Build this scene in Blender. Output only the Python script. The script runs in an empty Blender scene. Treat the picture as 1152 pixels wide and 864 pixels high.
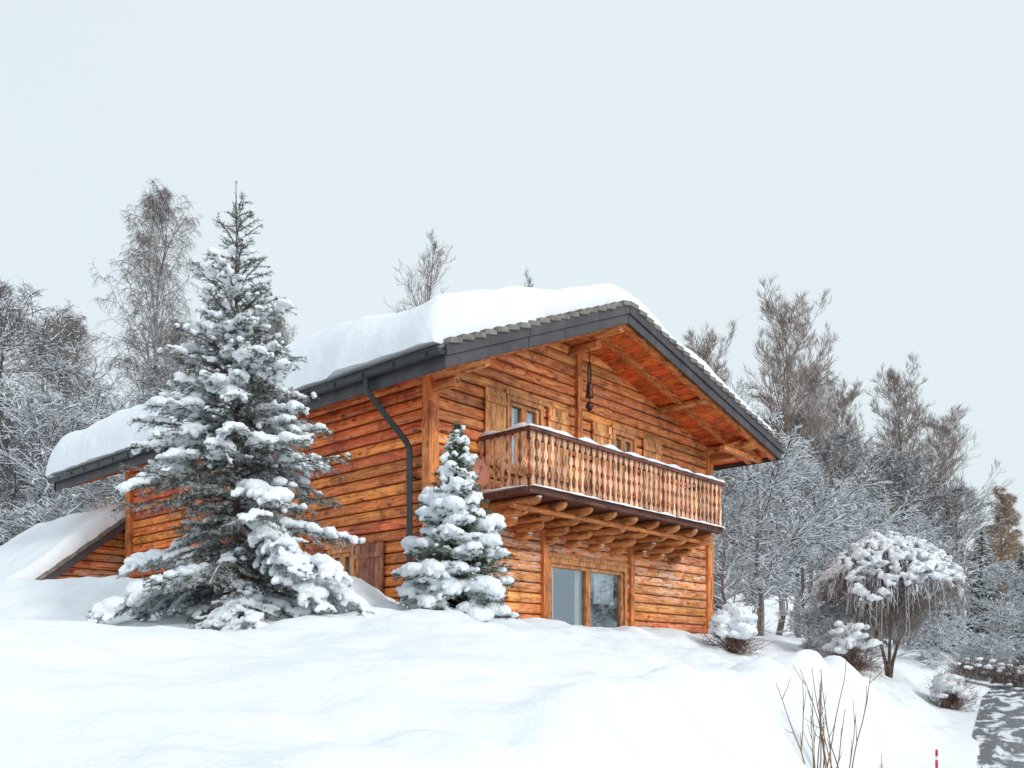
import bpy, math, random
import numpy as np
from mathutils import Vector, Matrix, noise as mnoise
rad=math.radians
scene=bpy.context.scene
random.seed(4)

# ------------------------------------------------------------------ geometry helpers
def norm(a):
    a=np.asarray(a,float); n=np.linalg.norm(a,axis=-1,keepdims=True); n[n<1e-9]=1; return a/n
class Geo:
    def __init__(s): s.V=[];s.L=[];s.T=[];s.M=[];s.n=0
    def add(s,V,F,mat=0):
        V=np.asarray(V,float).reshape(-1,3); F=np.asarray(F,int)
        s.V.append(V); s.L.append((F+s.n).ravel()); s.T.append(np.full(len(F),F.shape[1])); s.M.append(np.full(len(F),mat)); s.n+=len(V)
    def build(s,name,mats,smooth=False,parent=None,loc=None):
        me=bpy.data.meshes.new(name)
        V=np.concatenate(s.V);L=np.concatenate(s.L).astype(np.int32);T=np.concatenate(s.T).astype(np.int32);M=np.concatenate(s.M).astype(np.int32)
        me.vertices.add(len(V));me.vertices.foreach_set('co',V.astype(np.float32).ravel())
        me.loops.add(len(L));me.loops.foreach_set('vertex_index',L)
        me.polygons.add(len(T));st=np.concatenate([[0],np.cumsum(T)[:-1]]).astype(np.int32)
        me.polygons.foreach_set('loop_start',st);me.polygons.foreach_set('loop_total',T)
        me.polygons.foreach_set('material_index',M)
        me.polygons.foreach_set('use_smooth',np.full(len(T),bool(smooth)))
        for m in mats: me.materials.append(m)
        me.update(calc_edges=True);me.validate()
        ob=bpy.data.objects.new(name,me);scene.collection.objects.link(ob)
        if parent: ob.parent=parent
        if loc is not None: ob.location=loc
        return ob
BF=np.array([[0,3,2,1],[4,5,6,7],[0,1,5,4],[1,2,6,5],[2,3,7,6],[3,0,4,7]])
def box(g,lo,hi,mat=0):
    x0,y0,z0=lo;x1,y1,z1=hi
    g.add([(x0,y0,z0),(x1,y0,z0),(x1,y1,z0),(x0,y1,z0),(x0,y0,z1),(x1,y0,z1),(x1,y1,z1),(x0,y1,z1)],BF,mat)
def slopebeam(g,u0,z0,u1,z1,lo,hi,v0,v1,mat=0):
    g.add([(u0,v0,z0+lo),(u1,v0,z1+lo),(u1,v1,z1+lo),(u0,v1,z0+lo),(u0,v0,z0+hi),(u1,v0,z1+hi),(u1,v1,z1+hi),(u0,v1,z0+hi)],BF,mat)
def tubes(g,P0,P1,R0,R1,n=3,mat=0):
    P0=np.asarray(P0,float).reshape(-1,3);P1=np.asarray(P1,float).reshape(-1,3);N=len(P0)
    if N==0:return
    R0=np.broadcast_to(R0,N);R1=np.broadcast_to(R1,N)
    d=norm(P1-P0);ref=np.where(np.abs(d[:,2:3])>.9,np.array([[1.,0,0]]),np.array([[0,0,1.]]))
    a=norm(np.cross(d,ref));b=np.cross(d,a)
    th=np.arange(n)*2*math.pi/n+ (math.pi/2)
    c=np.cos(th)[None,:,None];s_=np.sin(th)[None,:,None]
    ring=a[:,None,:]*c+b[:,None,:]*s_
    V=np.concatenate([P0[:,None]+ring*R0[:,None,None],P1[:,None]+ring*R1[:,None,None]],1)
    i=np.arange(n);j=(i+1)%n
    f=np.stack([i,j,j+n,i+n],1)[None]+ (np.arange(N)*2*n)[:,None,None]
    g.add(V.reshape(-1,3),f.reshape(-1,4),mat)
def path(g,pts,rs,n=8,mat=0):
    pts=np.asarray(pts,float);rs=np.broadcast_to(rs,len(pts))
    m=len(pts);t=norm(np.gradient(pts,axis=0));V=[]
    ref=np.array([.3,.2,1.]) if abs(t[0][2])<.8 else np.array([1.,.2,0])
    for k in range(m):
        a=norm(np.cross(t[k],ref));b=np.cross(t[k],a)
        for i in range(n):
            th=i*2*math.pi/n;V.append(pts[k]+rs[k]*(a*math.cos(th)+b*math.sin(th)))
    F=[[k*n+i,k*n+(i+1)%n,(k+1)*n+(i+1)%n,(k+1)*n+i] for k in range(m-1) for i in range(n)]
    g.add(V,F,mat)
    g.add(V[-n:],[list(range(n))],mat);g.add(V[:n],[list(range(n))[::-1]],mat)
def ico():
    import bmesh
    bm=bmesh.new();bmesh.ops.create_icosphere(bm,subdivisions=2,radius=1)
    V=np.array([v.co[:] for v in bm.verts]);F=np.array([[v.index for v in f.verts] for f in bm.faces]);bm.free();return V,F
ICV,ICF=ico()
def blobs(g,C,D,a,b,c,mat=0,rng=None):
    C=np.asarray(C,float).reshape(-1,3);N=len(C)
    if N==0:return
    D=norm(D);up=np.array([[0,0,1.]]);s_=norm(np.cross(D,up)+1e-6);u=np.cross(s_,D)
    a=np.broadcast_to(a,N);b=np.broadcast_to(b,N);c=np.broadcast_to(c,N)
    V=C[:,None]+ICV[None,:,0:1]*(D*a[:,None])[:,None]+ICV[None,:,1:2]*(s_*b[:,None])[:,None]+ICV[None,:,2:3]*(u*c[:,None])[:,None]
    F=ICF[None]+(np.arange(N)*len(ICV))[:,None,None]
    g.add(V.reshape(-1,3),F.reshape(-1,3),mat)
def empty(name,loc=(0,0,0),rz=0):
    e=bpy.data.objects.new(name,None);e.empty_display_size=.5;e.location=loc;e.rotation_euler=(0,0,rz);scene.collection.objects.link(e);return e
def ss(a,b,x):
    t=np.clip((x-a)/(b-a),0,1);return t*t*(3-2*t)

# ------------------------------------------------------------------ materials
class NT:
    def __init__(s,name):
        s.m=bpy.data.materials.new(name);s.m.use_nodes=True;s.t=s.m.node_tree;s.n=s.t.nodes;s.b=s.n['Principled BSDF'];s.out=s.n['Material Output']
    def new(s,t,**k):
        n=s.n.new(t)
        for a,v in k.items(): setattr(n,a,v)
        return n
    def link(s,a,b): s.t.links.new(a,b)
    def val(s,sock,v):
        if isinstance(v,bpy.types.NodeSocket): s.link(v,sock)
        else: sock.default_value=v
    def math(s,op,a,b=0.0,c=None,clamp=False):
        n=s.new('ShaderNodeMath',operation=op,use_clamp=clamp);s.val(n.inputs[0],a);s.val(n.inputs[1],b)
        if c is not None:s.val(n.inputs[2],c)
        return n.outputs[0]
    def mix(s,f,a,b,bt='MIX'):
        n=s.new('ShaderNodeMix',data_type='RGBA',blend_type=bt);s.val(n.inputs[0],f)
        s.val(n.inputs[6],a if not isinstance(a,tuple) else (*a,1));s.val(n.inputs[7],b if not isinstance(b,tuple) else (*b,1));return n.outputs[2]
    def noise(s,vec,scale,detail=4,rough=.55,dist=0):
        n=s.new('ShaderNodeTexNoise');n.inputs['Scale'].default_value=scale;n.inputs['Detail'].default_value=detail;n.inputs['Roughness'].default_value=rough;n.inputs['Distortion'].default_value=dist
        if vec is not None:s.link(vec,n.inputs['Vector'])
        return n.outputs['Fac']
    def ramp(s,f,stops):
        n=s.new('ShaderNodeValToRGB');s.link(f,n.inputs[0]);e=n.color_ramp.elements
        while len(e)<len(stops): e.new(.5)
        for i,(p,c) in enumerate(stops): e[i].position=p;e[i].color=(*c,1) if isinstance(c,tuple) else (c,c,c,1)
        return n.outputs[0]
    def obj(s): return s.new('ShaderNodeTexCoord').outputs['Object']
    def comb(s,x,y,z):
        n=s.new('ShaderNodeCombineXYZ');s.val(n.inputs[0],x);s.val(n.inputs[1],y);s.val(n.inputs[2],z);return n.outputs[0]
    def sep(s,v):
        n=s.new('ShaderNodeSeparateXYZ');s.link(v,n.inputs[0]);return n.outputs
    def bump(s,h,st=.3,d=.02):
        n=s.new('ShaderNodeBump');n.inputs['Strength'].default_value=st;n.inputs['Distance'].default_value=d;s.link(h,n.inputs['Height']);s.link(n.outputs[0],s.b.inputs['Normal'])
    def col(s,c): s.val(s.b.inputs['Base Color'],c if not isinstance(c,tuple) else (*c,1))
    def rough(s,r): s.val(s.b.inputs['Roughness'],r)
    def snowtop(s,c,lo=.35,hi=.75,amt=1.0,nscale=None):
        g=s.new('ShaderNodeNewGeometry');z=s.sep(g.outputs['True Normal'])[2]
        f=s.new('ShaderNodeMapRange');s.link(z,f.inputs[0]);f.inputs[1].default_value=lo;f.inputs[2].default_value=hi;f.inputs[4].default_value=amt
        return s.mix(f.outputs[0],c,(.84,.87,.90))

def wood(name,axis,dark,mid,light,row=None,rowaxis=2,weather=0,grain=1.0,lenseg=3.1,var=.6,joint=0):
    M=NT(name);o=M.obj();x=M.sep(o)
    al=x[axis];oth=[x[i] for i in range(3) if i!=axis]
    if row:
        rr=M.math('DIVIDE',x[rowaxis],row);ri=M.math('FLOOR',rr)
        wn0=M.new('ShaderNodeTexWhiteNoise',noise_dimensions='1D');M.link(ri,wn0.inputs['W'])
        sg=M.math('FLOOR',M.math('ADD',M.math('DIVIDE',al,lenseg),M.math('MULTIPLY',wn0.outputs[0],5.)))
        wn=M.new('ShaderNodeTexWhiteNoise',noise_dimensions='2D');M.link(M.comb(ri,sg,0.),wn.inputs['Vector']);rnd=wn.outputs[0]
        off=M.math('MULTIPLY',rnd,17.)
    else: rnd=None;off=0.0
    vec=M.comb(M.math('ADD',M.math('MULTIPLY',al,.9),off),M.math('MULTIPLY',oth[0],11.),M.math('MULTIPLY',oth[1],11.))
    g=M.noise(vec,2.2*grain,7,.68,.7)
    c=M.ramp(g,[(.30,dark),(.43,mid),(.58,light),(.78,tuple(min(1,k*1.15) for k in light))])
    vec2=M.comb(M.math('ADD',M.math('MULTIPLY',al,2.),off),M.math('MULTIPLY',oth[0],45.),M.math('MULTIPLY',oth[1],45.))
    fg=M.noise(vec2,1.6,3,.6)
    c=M.mix(.6,c,M.ramp(fg,[(.32,.38),(.6,1.05)]),'MULTIPLY')
    v=M.new('ShaderNodeTexVoronoi');v.inputs['Scale'].default_value=1.0
    M.link(M.comb(M.math('ADD',M.math('MULTIPLY',al,2.1),off),M.math('MULTIPLY',oth[0],5.),M.math('MULTIPLY',oth[1],5.)),v.inputs['Vector'])
    kn=M.ramp(v.outputs['Distance'],[(.10,1.),(.19,0.)])
    c=M.mix(M.math('MULTIPLY',kn,.75),c,tuple(k*.45 for k in dark))
    if rnd is not None:
        hs=M.new('ShaderNodeHueSaturation');M.link(c,hs.inputs['Color']);M.val(hs.inputs['Value'],M.math('ADD',M.math('MULTIPLY',rnd,var),1.04-var/2))
        M.val(hs.inputs['Hue'],M.math('ADD',M.math('MULTIPLY',wn0.outputs[0],.024),.488));c=hs.outputs[0]
    big=M.noise(o,.9,4,.6)
    c=M.mix(.55,c,M.ramp(big,[(.34,.5),(.5,1.0)]),'MULTIPLY')
    bl=M.noise(M.comb(M.math('MULTIPLY',al,2.2),M.math('MULTIPLY',oth[0],3.4),M.math('MULTIPLY',oth[1],3.4)),1.3,6,.7,.8)
    c=M.mix(.8,c,M.ramp(bl,[(.37,(.42,.33,.28)),(.49,(.98,.95,.92)),(.66,(1.15,1.15,1.15))]),'MULTIPLY')
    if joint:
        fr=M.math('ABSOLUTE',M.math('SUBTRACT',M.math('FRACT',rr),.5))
        shade_stain=M.new('ShaderNodeMapRange');M.link(M.math('ADD',fr,M.math('MULTIPLY',M.math('SUBTRACT',bl,.5),.14)),shade_stain.inputs[0]);shade_stain.inputs[1].default_value=.39;shade_stain.inputs[2].default_value=.49;shade_stain.inputs[4].default_value=joint  # groove shade between logs painted into the colour, along with joint staining
        c=M.mix(shade_stain.outputs[0],c,(.06,.020,.008))
    if weather:
        vw=M.comb(M.math('MULTIPLY',al,1.3),M.math('MULTIPLY',oth[0],6.),M.math('MULTIPLY',oth[1],9.))
        w=M.noise(vw,1.7,5,.7,1.2);w=M.ramp(w,[(.50,0.),(.57,1.)])
        zm=M.new('ShaderNodeMapRange');M.link(x[2],zm.inputs[0]);zm.inputs[1].default_value=2.95;zm.inputs[2].default_value=2.0;zm.inputs[3].default_value=.10;zm.inputs[4].default_value=weather
        zm2=M.new('ShaderNodeMapRange');M.link(x[2],zm2.inputs[0]);zm2.inputs[1].default_value=1.3;zm2.inputs[2].default_value=1.9;zm2.inputs[3].default_value=.12
        c=M.mix(M.math('MULTIPLY',M.math('MULTIPLY',w,zm.outputs[0]),zm2.outputs[0]),c,(.84,.62,.50))
    M.col(c);M.rough(.6);M.bump(M.math('ADD',g,M.math('MULTIPLY',fg,.4)),.5,.014)
    return M.m
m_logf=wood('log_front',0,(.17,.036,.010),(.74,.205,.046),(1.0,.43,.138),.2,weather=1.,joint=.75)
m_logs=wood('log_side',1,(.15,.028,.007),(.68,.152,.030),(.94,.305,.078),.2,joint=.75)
m_post=wood('post_wood',2,(.24,.055,.014),(.72,.20,.045),(.92,.38,.13))
m_beamv=wood('beam_wood',1,(.20,.05,.012),(.62,.20,.05),(.88,.40,.15))
m_beamu=wood('beam_wood_across',0,(.20,.045,.012),(.60,.165,.038),(.84,.33,.10))
m_soff=wood('soffit_wood',1,(.24,.036,.008),(.70,.13,.022),(.92,.22,.042),.14,0)
m_bal=wood('baluster_wood',2,(.28,.10,.045),(.76,.36,.19),(.97,.63,.43),.15,0)
m_shut=wood('shutter_wood',2,(.24,.065,.015),(.72,.28,.08),(.90,.47,.19),.11,0)
m_rail=wood('rail_wood',0,(.05,.016,.012),(.12,.035,.028),(.22,.08,.05))

def snowmat(name='snow',sc=1.0):
    M=NT(name);p=M.new('ShaderNodeNewGeometry').outputs['Position']
    a=M.noise(p,1.1*sc,5,.55);b=M.noise(p,30*sc,3,.6);c=M.noise(p,5*sc,3,.5)
    M.col(M.ramp(a,[(.3,(.815,.86,.905)),(.7,(.87,.895,.92))]));M.rough(.75);M.b.inputs['Specular IOR Level'].default_value=.25
    M.bump(M.math('ADD',M.math('ADD',M.math('MULTIPLY',a,1.6),M.math('MULTIPLY',c,.35)),M.math('MULTIPLY',b,.14)),.65,.09)
    return M.m
m_snow=snowmat()
def plain(name,c,r=.6,var=.35,sc=6,metal=0,bump=.15):
    M=NT(name);o=M.obj();n=M.noise(o,sc,5,.6)
    M.col(M.mix(1,c,M.ramp(n,[(.3,1-var),(.7,1.0)]),'MULTIPLY'));M.rough(r);M.b.inputs['Metallic'].default_value=metal;M.bump(n,bump,.01);return M.m
m_slate=plain('slate_fascia',(.088,.080,.088),.6,.5,3)
m_gutter=plain('gutter_metal',(.045,.055,.055),.42,.3,5,.3)
m_tile=plain('roof_tile',(.30,.27,.24),.7,.6,5)
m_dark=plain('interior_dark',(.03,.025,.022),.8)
m_curt=plain('curtain_cloth',(.82,.82,.83),.9,.12,9)
m_iron=plain('dark_bronze',(.09,.03,.028),.4,.3,12,.4)
m_dish=plain('dish_paint',(.50,.17,.11),.5,.2,5)
m_frame=wood('frame_wood',2,(.20,.055,.015),(.60,.22,.07),(.80,.40,.17))
M=NT('window_glass')
gl=M.new('ShaderNodeBsdfGlossy');gl.inputs['Roughness'].default_value=.02;gl.inputs['Color'].default_value=(.9,.95,1,1)
tr=M.new('ShaderNodeBsdfTransparent');tr.inputs['Color'].default_value=(.88,.92,.93,1)
mx=M.new('ShaderNodeMixShader');lw=M.new('ShaderNodeLayerWeight');lw.inputs['Blend'].default_value=.3
M.link(M.math('ADD',M.math('MULTIPLY',lw.outputs['Fresnel'],.5),.05),mx.inputs[0]);M.link(tr.outputs[0],mx.inputs[1]);M.link(gl.outputs[0],mx.inputs[2]);M.link(mx.outputs[0],M.out.inputs['Surface'])
m_glass=M.m

# ------------------------------------------------------------------ terrain
RP=np.array([6.7,13.6]);RD=np.array([.473,.881]);RN=np.array([-.881,.473])
SB=np.array([-200,-6.5,-5.2,-4.3,-3.9,-.15,.3,.8,1.2,1.7,2.6,3.8,5.0,6.2,7.4,9,300.])
HB=np.array([ 1.0,.75,.55,.12,0,0,.10,.30,.72,1.05,1.36,1.68,2.0,2.2,2.12,2.08,2.08])
_gx=np.linspace(-20,20,1601);_gy=np.interp(_gx,SB,HB);_k=np.exp(-.5*(np.arange(-10,11)/4.)**2);_k/=_k.sum();_gy=np.convolve(np.pad(_gy,10,mode='edge'),_k,'valid')
def height(X,Y):
    X=np.asarray(X,float);Y=np.asarray(Y,float)
    s=(X-RP[0])*RN[0]+(Y-RP[1])*RN[1];t=(X-RP[0])*RD[0]+(Y-RP[1])*RD[1]
    tc=np.clip(t,0,70);g=.05-.03*ss(0,5,s)
    h=-1.5+g*tc+np.interp(s,_gx,_gy)
    h=h+.60*np.exp(-((s-1.65-.14*np.sin(t*1.3))/.62)**2)*(1-ss(-.5,3.8,t))*(1+.14*np.sin(t*1.7)+.08*np.sin(t*4.1+1))*ss(-14,-3,t)
    h=h-.26*np.exp(-((s-1.6)/1.3)**2)*ss(1.5,5,t)*(1-ss(12,18,t))
    L=ss(-1.0,-2.7,X)*ss(11.6,14.2,Y)*.75
    L=L*(1-.55*ss(-6.8,-9.5,X))
    h=h+L*(1-ss(16,22,Y))
    h=h-.40*ss(-.3,-2.6,X)*(1-ss(8.3,12.2,Y))
    h=h+.13*np.exp(-((X+1.9)/.5)**2-((Y-13.1)/.6)**2)+.12*np.exp(-((X-.3)/.45)**2-((Y-14.0)/.5)**2)+.10*np.exp(-((X-3.2)/.8)**2-((Y-17.2)/.8)**2)
    q=-.75*X+.66*Y-25
    qs=np.log1p(np.exp(np.clip(q/2.5,-30,30)))*2.5
    h=h+12*(1-np.exp(-.032*qs))
    q2=np.clip(Y-90,0,None);h=h+14*(1-np.exp(-q2/120))
    w=ss(.3,2.,np.abs(s+2)-2.0)
    h=h+w*(.045*np.sin(X*.9+Y*.55+1.2)*np.sin(Y*.8-X*.3)+.035*np.sin(X*2.1-Y*1.3)+.02*np.sin(3.7*X+2.9*Y+1))
    return h
def hz(x,y): return float(height(x,y))
def axis(lo,hi,fine0,fine1,step,grow):
    a=list(np.arange(fine0,fine1,step));d=step
    x=a[-1]
    while x<hi: d*=grow;x+=d;a.append(x)
    x=a[0];d=step
    while x>lo: d*=grow;x-=d;a.insert(0,x)
    return np.array(a)
ax=axis(-700,700,-12,13,.10,1.06);ay=axis(-60,1200,2.5,25,.10,1.06)
XX,YY=np.meshgrid(ax,ay,indexing='ij');ZZ=height(XX,YY)
sR=(XX-RP[0])*RN[0]+(YY-RP[1])*RN[1];tR=(XX-RP[0])*RD[0]+(YY-RP[1])*RD[1]
near=(np.abs(XX)<40)&(YY<70)
def nf(f,o,amp):
    return np.array([mnoise.noise(Vector((x*f,y*f,o)))*amp if m else 0 for x,y,m in zip(XX.ravel(),YY.ravel(),near.ravel())]).reshape(XX.shape)
bankm=np.exp(-((sR-1.5)/1.1)**2);crest=ss(9,11.5,YY)*(1-ss(18,22,YY))
nz=nf(.6,0,.07)+nf(1.6,7,.07)*(1+.9*bankm+.5*crest)+nf(3.4,5,.030)*(1+1.6*bankm+1.2*crest)+nf(8,2,.008)
ZZ=ZZ+nz*ss(.15,.7,np.abs(sR+2)-2)
ZZ=np.where(np.abs(sR+2.03)<1.85,ZZ-.06,ZZ)
g=Geo();nx,ny=XX.shape;I=np.arange(nx*ny).reshape(nx,ny)
g.add(np.stack([XX,YY,ZZ],-1).reshape(-1,3),np.stack([I[:-1,:-1],I[1:,:-1],I[1:,1:],I[:-1,1:]],-1).reshape(-1,4))
g.build('snow_ground',[m_snow],True)
M=NT('wet_asphalt_with_snow');p=M.new('ShaderNodeNewGeometry').outputs['Position'];x=M.sep(p)
al=M.math('ADD',M.math('MULTIPLY',x[0],.473),M.math('MULTIPLY',x[1],.881));ac=M.math('ADD',M.math('MULTIPLY',x[0],-.881),M.math('MULTIPLY',x[1],.473))
n1=M.noise(M.comb(M.math('MULTIPLY',al,.5),M.math('MULTIPLY',ac,1.6),0.),1.6,6,.65,.5);n2=M.noise(p,60,3)
sf=M.ramp(n1,[(.50,0.),(.57,1.)])
M.col(M.mix(sf,M.mix(n2,(.05,.055,.062),(.16,.165,.175)),(.82,.86,.9)));M.rough(M.math('ADD',M.math('MULTIPLY',sf,.4),.26));M.bump(M.math('ADD',n2,M.math('MULTIPLY',sf,2.)),.4,.02)
m_road=M.m
g=Geo();ts=np.concatenate([np.arange(-40,30,.5),np.arange(30,200,3)]);sv=np.linspace(-4.05,-.0,12)
TT,SS=np.meshgrid(ts,sv,indexing='ij');X=RP[0]+RD[0]*TT+RN[0]*SS;Y=RP[1]+RD[1]*TT+RN[1]*SS
Z=-1.5+.05*np.clip(TT,0,70)+.0+.03*(1-((SS+2)/2.03)**2)-.012
I=np.arange(X.size).reshape(X.shape);g.add(np.stack([X,Y,Z],-1).reshape(-1,3),np.stack([I[:-1,:-1],I[1:,:-1],I[1:,1:],I[:-1,1:]],-1).reshape(-1,4))
g.build('road',[m_road],True)

# ------------------------------------------------------------------ CHALET
house=empty('wooden_chalet',(-1.383,15.5,0),math.atan2(.7418,.6706))
W=9.1;DL=10.9;UL,ZL=-.96,4.86;UR,ZR=10.06,5.32;UA,ZA=3.75,6.83;VF,VB=-1.41,12.94
def rooftop(u):
    return np.where(u<UA,ZL+(ZA-ZL)*(u-UL)/(UA-UL),ZR+(ZA-ZR)*(UR-u)/(UR-UA))
TH=.24
rng=np.random.default_rng(3)
def log(g,mapf,a0,a1,z0,rh=.2,mat=0,bul=.060):
    if a1-a0<.04:return
    n=max(2,int((a1-a0)/.3)+1);A=np.linspace(a0,a1,n)
    prof=[(0,-.35),(.03,.30),(.10,.74),(.28,.96),(.5,1.),(.72,.96),(.90,.74),(.97,.30),(1,-.35)]
    V=[];jb=rng.uniform(-.010,.010);ph=rng.random()*6
    for a in A:
        j=rng.uniform(-.003,.003)+.004*math.sin(a*1.3+ph);jz=.003*math.sin(a*1.1+ph*2)+rng.uniform(-.002,.002)
        for t,b in prof: V.append(mapf(a,(bul+j+jb)*b,z0+rh*t+(jz if 0<t<1 else 0)))
    k=len(prof);F=[[i*k+p,(i+1)*k+p,(i+1)*k+p+1,i*k+p+1] for i in range(n-1) for p in range(k-1)]
    g.add(V,F,mat);g.add(V[:k],[list(range(k))[::-1]],mat);g.add(V[-k:],[list(range(k))],mat)
front=lambda a,o,z:(a,-o,z)
side=lambda a,o,z:(-o,a,z)
right=lambda a,o,z:(W+o,a,z)
back=lambda a,o,z:(a,DL+o,z)
def wall(g,mapf,rows,spanf,openings,mat):
    for r in range(rows):
        z0=r*.2-.2
        a0,a1=spanf(z0)
        if a1<=a0: continue
        cuts=[(max(o[0],a0),min(o[1],a1)) for o in openings if o[2]<z0+.19 and o[3]>z0+.01]
        cur=a0
        for c in sorted(cuts):
            if c[0]>cur: log(g,mapf,cur,c[0],z0,mat=mat)
            cur=max(cur,c[1])
        if cur<a1: log(g,mapf,cur,a1,z0,mat=mat)
def gspan(z):
    lo,hi=0.,W
    zz=z+TH
    if zz>rooftop(np.array(0.)): lo=UL+(zz-ZL)*(UA-UL)/(ZA-ZL)
    if zz>rooftop(np.array(W)): hi=UR-(zz-ZR)*(UR-UA)/(ZA-ZR)
    return lo,hi
fo=[(3.0,5.66,-.1,2.2),(1.84,2.88,3.6,5.0),(5.13,6.0,3.6,5.0)]
so=[(1.95,2.75,1.2,2.2)]
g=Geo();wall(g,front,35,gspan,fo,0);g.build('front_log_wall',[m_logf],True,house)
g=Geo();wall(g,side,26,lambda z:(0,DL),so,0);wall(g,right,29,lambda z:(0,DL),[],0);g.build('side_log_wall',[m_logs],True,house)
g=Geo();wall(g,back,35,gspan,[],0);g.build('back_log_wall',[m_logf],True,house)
g=Geo()
box(g,(-.12,-.13,-.2),(.09,.08,5.02))
box(g,(W-.12,-.13,-.2),(W+.12,.1,5.3));
box(g,(3.88,-.14,2.6),(4.03,.02,6.4))
box(g,(2.82,-.14,-.2),(2.95,.02,2.62));box(g,(5.73,-.14,-.2),(5.86,.02,2.62))
for v in (3.6,7.3,DL-.1): box(g,(-.14,v-.08,-.2),(.02,v+.08,4.98))
box(g,(-.12,DL-.02,-.2),(.1,DL+.1,4.9))
ob=g.build('corner_and_wall_posts',[m_post],False,house)
bv=ob.modifiers.new('b','BEVEL');bv.width=.012;bv.segments=2
def win(mapb,a0,a1,z0,z1,leaves,name,curt,fw=.09):
    g=Geo()
    def bx(A0,A1,Z0,Z1,o0,o1,mat):
        p=np.array([mapb(A0,o0,Z0),mapb(A1,o1,Z1)]);box(g,p.min(0),p.max(0),mat)
    bx(a0,a0+fw,z0,z1,-.1,.09,0);bx(a1-fw,a1,z0,z1,-.1,.09,0)
    bx(a0+fw,a1-fw,z1-fw,z1,-.1,.09,0);bx(a0+fw,a1-fw,z0,z0+fw,-.1,.09,0)
    bx(a0-.06,a1+.06,z0-.05,z0-.002,-.05,.13,0)
    bx(a0-.05,a1+.05,z1+.002,z1+.09,-.05,.11,0)
    wi=(a1-a0-2*fw)/leaves
    for i in range(leaves):
        b0=a0+fw+i*wi+.004;b1=b0+wi-.008;lw=.07;c0,c1=z0+fw+.003,z1-fw-.003
        bx(b0,b0+lw,c0,c1,-.06,.045,1);bx(b1-lw,b1,c0,c1,-.06,.045,1);bx(b0+lw,b1-lw,c1-lw,c1,-.06,.045,1);bx(b0+lw,b1-lw,c0,c0+lw,-.06,.045,1)
        bx(b0+lw-.01,b1-lw+.01,c0+lw-.01,c1-lw+.01,-.012,-.004,2)
    for (f0,f1,fz) in curt:
        A=np.linspace(a0+(a1-a0)*f0,a0+(a1-a0)*f1,60);V=[]
        for a in A:
            o=-.11+.032*math.sin(a*38)+.01*math.sin(a*91);V.append(mapb(a,o,z0+(z1-z0)*fz));V.append(mapb(a,o,z1))
        g.add(V,[[2*i,2*i+2,2*i+3,2*i+1] for i in range(59)],3)
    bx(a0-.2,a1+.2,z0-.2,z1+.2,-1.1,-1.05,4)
    ob=g.build(name,[m_frame,m_frame,m_glass,m_curt,m_dark],False,house);return ob
win(front,3.0,5.66,0,2.12,2,'terrace_door',[(.05,.16,.0),(.42,.47,0),(.53,.58,.0),(.64,.92,.62)],.1)
win(front,1.84,2.88,3.6,5.0,2,'balcony_window',[(.05,.36,0),(.66,.95,0)])
win(front,5.13,6.0,3.6,5.0,2,'balcony_window_right',[(.05,.38,0),(.66,.95,0)])
win(side,1.95,2.75,1.2,2.2,2,'side_window',[(.05,.35,0),(.7,.95,0)])
g=Geo()
def shutter(g,mapb,a0,a1,z0,z1):
    n=max(4,int((a1-a0)/.12));w=(a1-a0)/n
    def bx(A0,A1,Z0,Z1,o0,o1,mat=0):
        p=np.array([mapb(A0,o0,Z0),mapb(A1,o1,Z1)]);box(g,p.min(0),p.max(0),mat)
    for i in range(n): bx(a0+i*w+.004,a0+(i+1)*w-.004,z0,z1,.09,.113)
    for z in (z0+.15,z1-.25): bx(a0+.01,a1-.01,z,z+.09,.1135,.14)
shutter(g,front,1.24,1.78,3.62,5.0);shutter(g,front,2.98,3.6,3.62,5.0)
shutter(g,front,4.40,5.06,3.62,5.0);shutter(g,front,6.24,6.95,3.62,5.0)
g.build('balcony_window_shutters',[m_shut],False,house)
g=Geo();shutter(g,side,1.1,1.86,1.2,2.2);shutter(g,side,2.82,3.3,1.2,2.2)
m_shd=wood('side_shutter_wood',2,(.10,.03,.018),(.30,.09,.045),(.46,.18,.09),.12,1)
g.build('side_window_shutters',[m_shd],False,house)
g=Geo()
for (u0,z0,u1,z1) in ((UL,ZL,UA,ZA),(UA,ZA,UR,ZR)):
    slopebeam(g,u0,z0,u1,z1,-TH,-.06,VF,VB)
g.build('roof_deck_soffit',[m_soff],False,house)
g=Geo()
for (u0,z0,u1,z1) in ((UL-.05,ZL-.02,UA,ZA),(UA,ZA,UR+.05,ZR-.012)):
    slopebeam(g,u0,z0,u1,z1,-.057,0,VF+.01,VB+.05)
for (u0,z0,u1,z1,n) in ((UL-.04,ZL-.015,UA,ZA,18),(UR+.04,ZR-.01,UA,ZA,24)):
    for i in range(n):
        f0=i/n;f1=(i+1.0)/n;ua,ub=u0+(u1-u0)*f0,u0+(u1-u0)*f1;za,zb=z0+(z1-z0)*f0,z0+(z1-z0)*f1
        j=random.uniform(-.008,.008)
        slopebeam(g,ua,za+.112+j,ub,zb+.06+j,-.09,0,VF-.10+random.uniform(-.02,.01),VF+.4,0)
for i in range(48):
    v0=VF+i*(VB-VF)/48
    slopebeam(g,UL-.14,ZL-.07,UL+.25,ZL+.12,-.03,.035+random.uniform(-.006,.006),v0+.01,v0+(VB-VF)/48-.012)
ob=g.build('roof_tiles',[m_tile],False,house)
bv=ob.modifiers.new('b','BEVEL');bv.width=.014;bv.segments=2
g=Geo()
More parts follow.
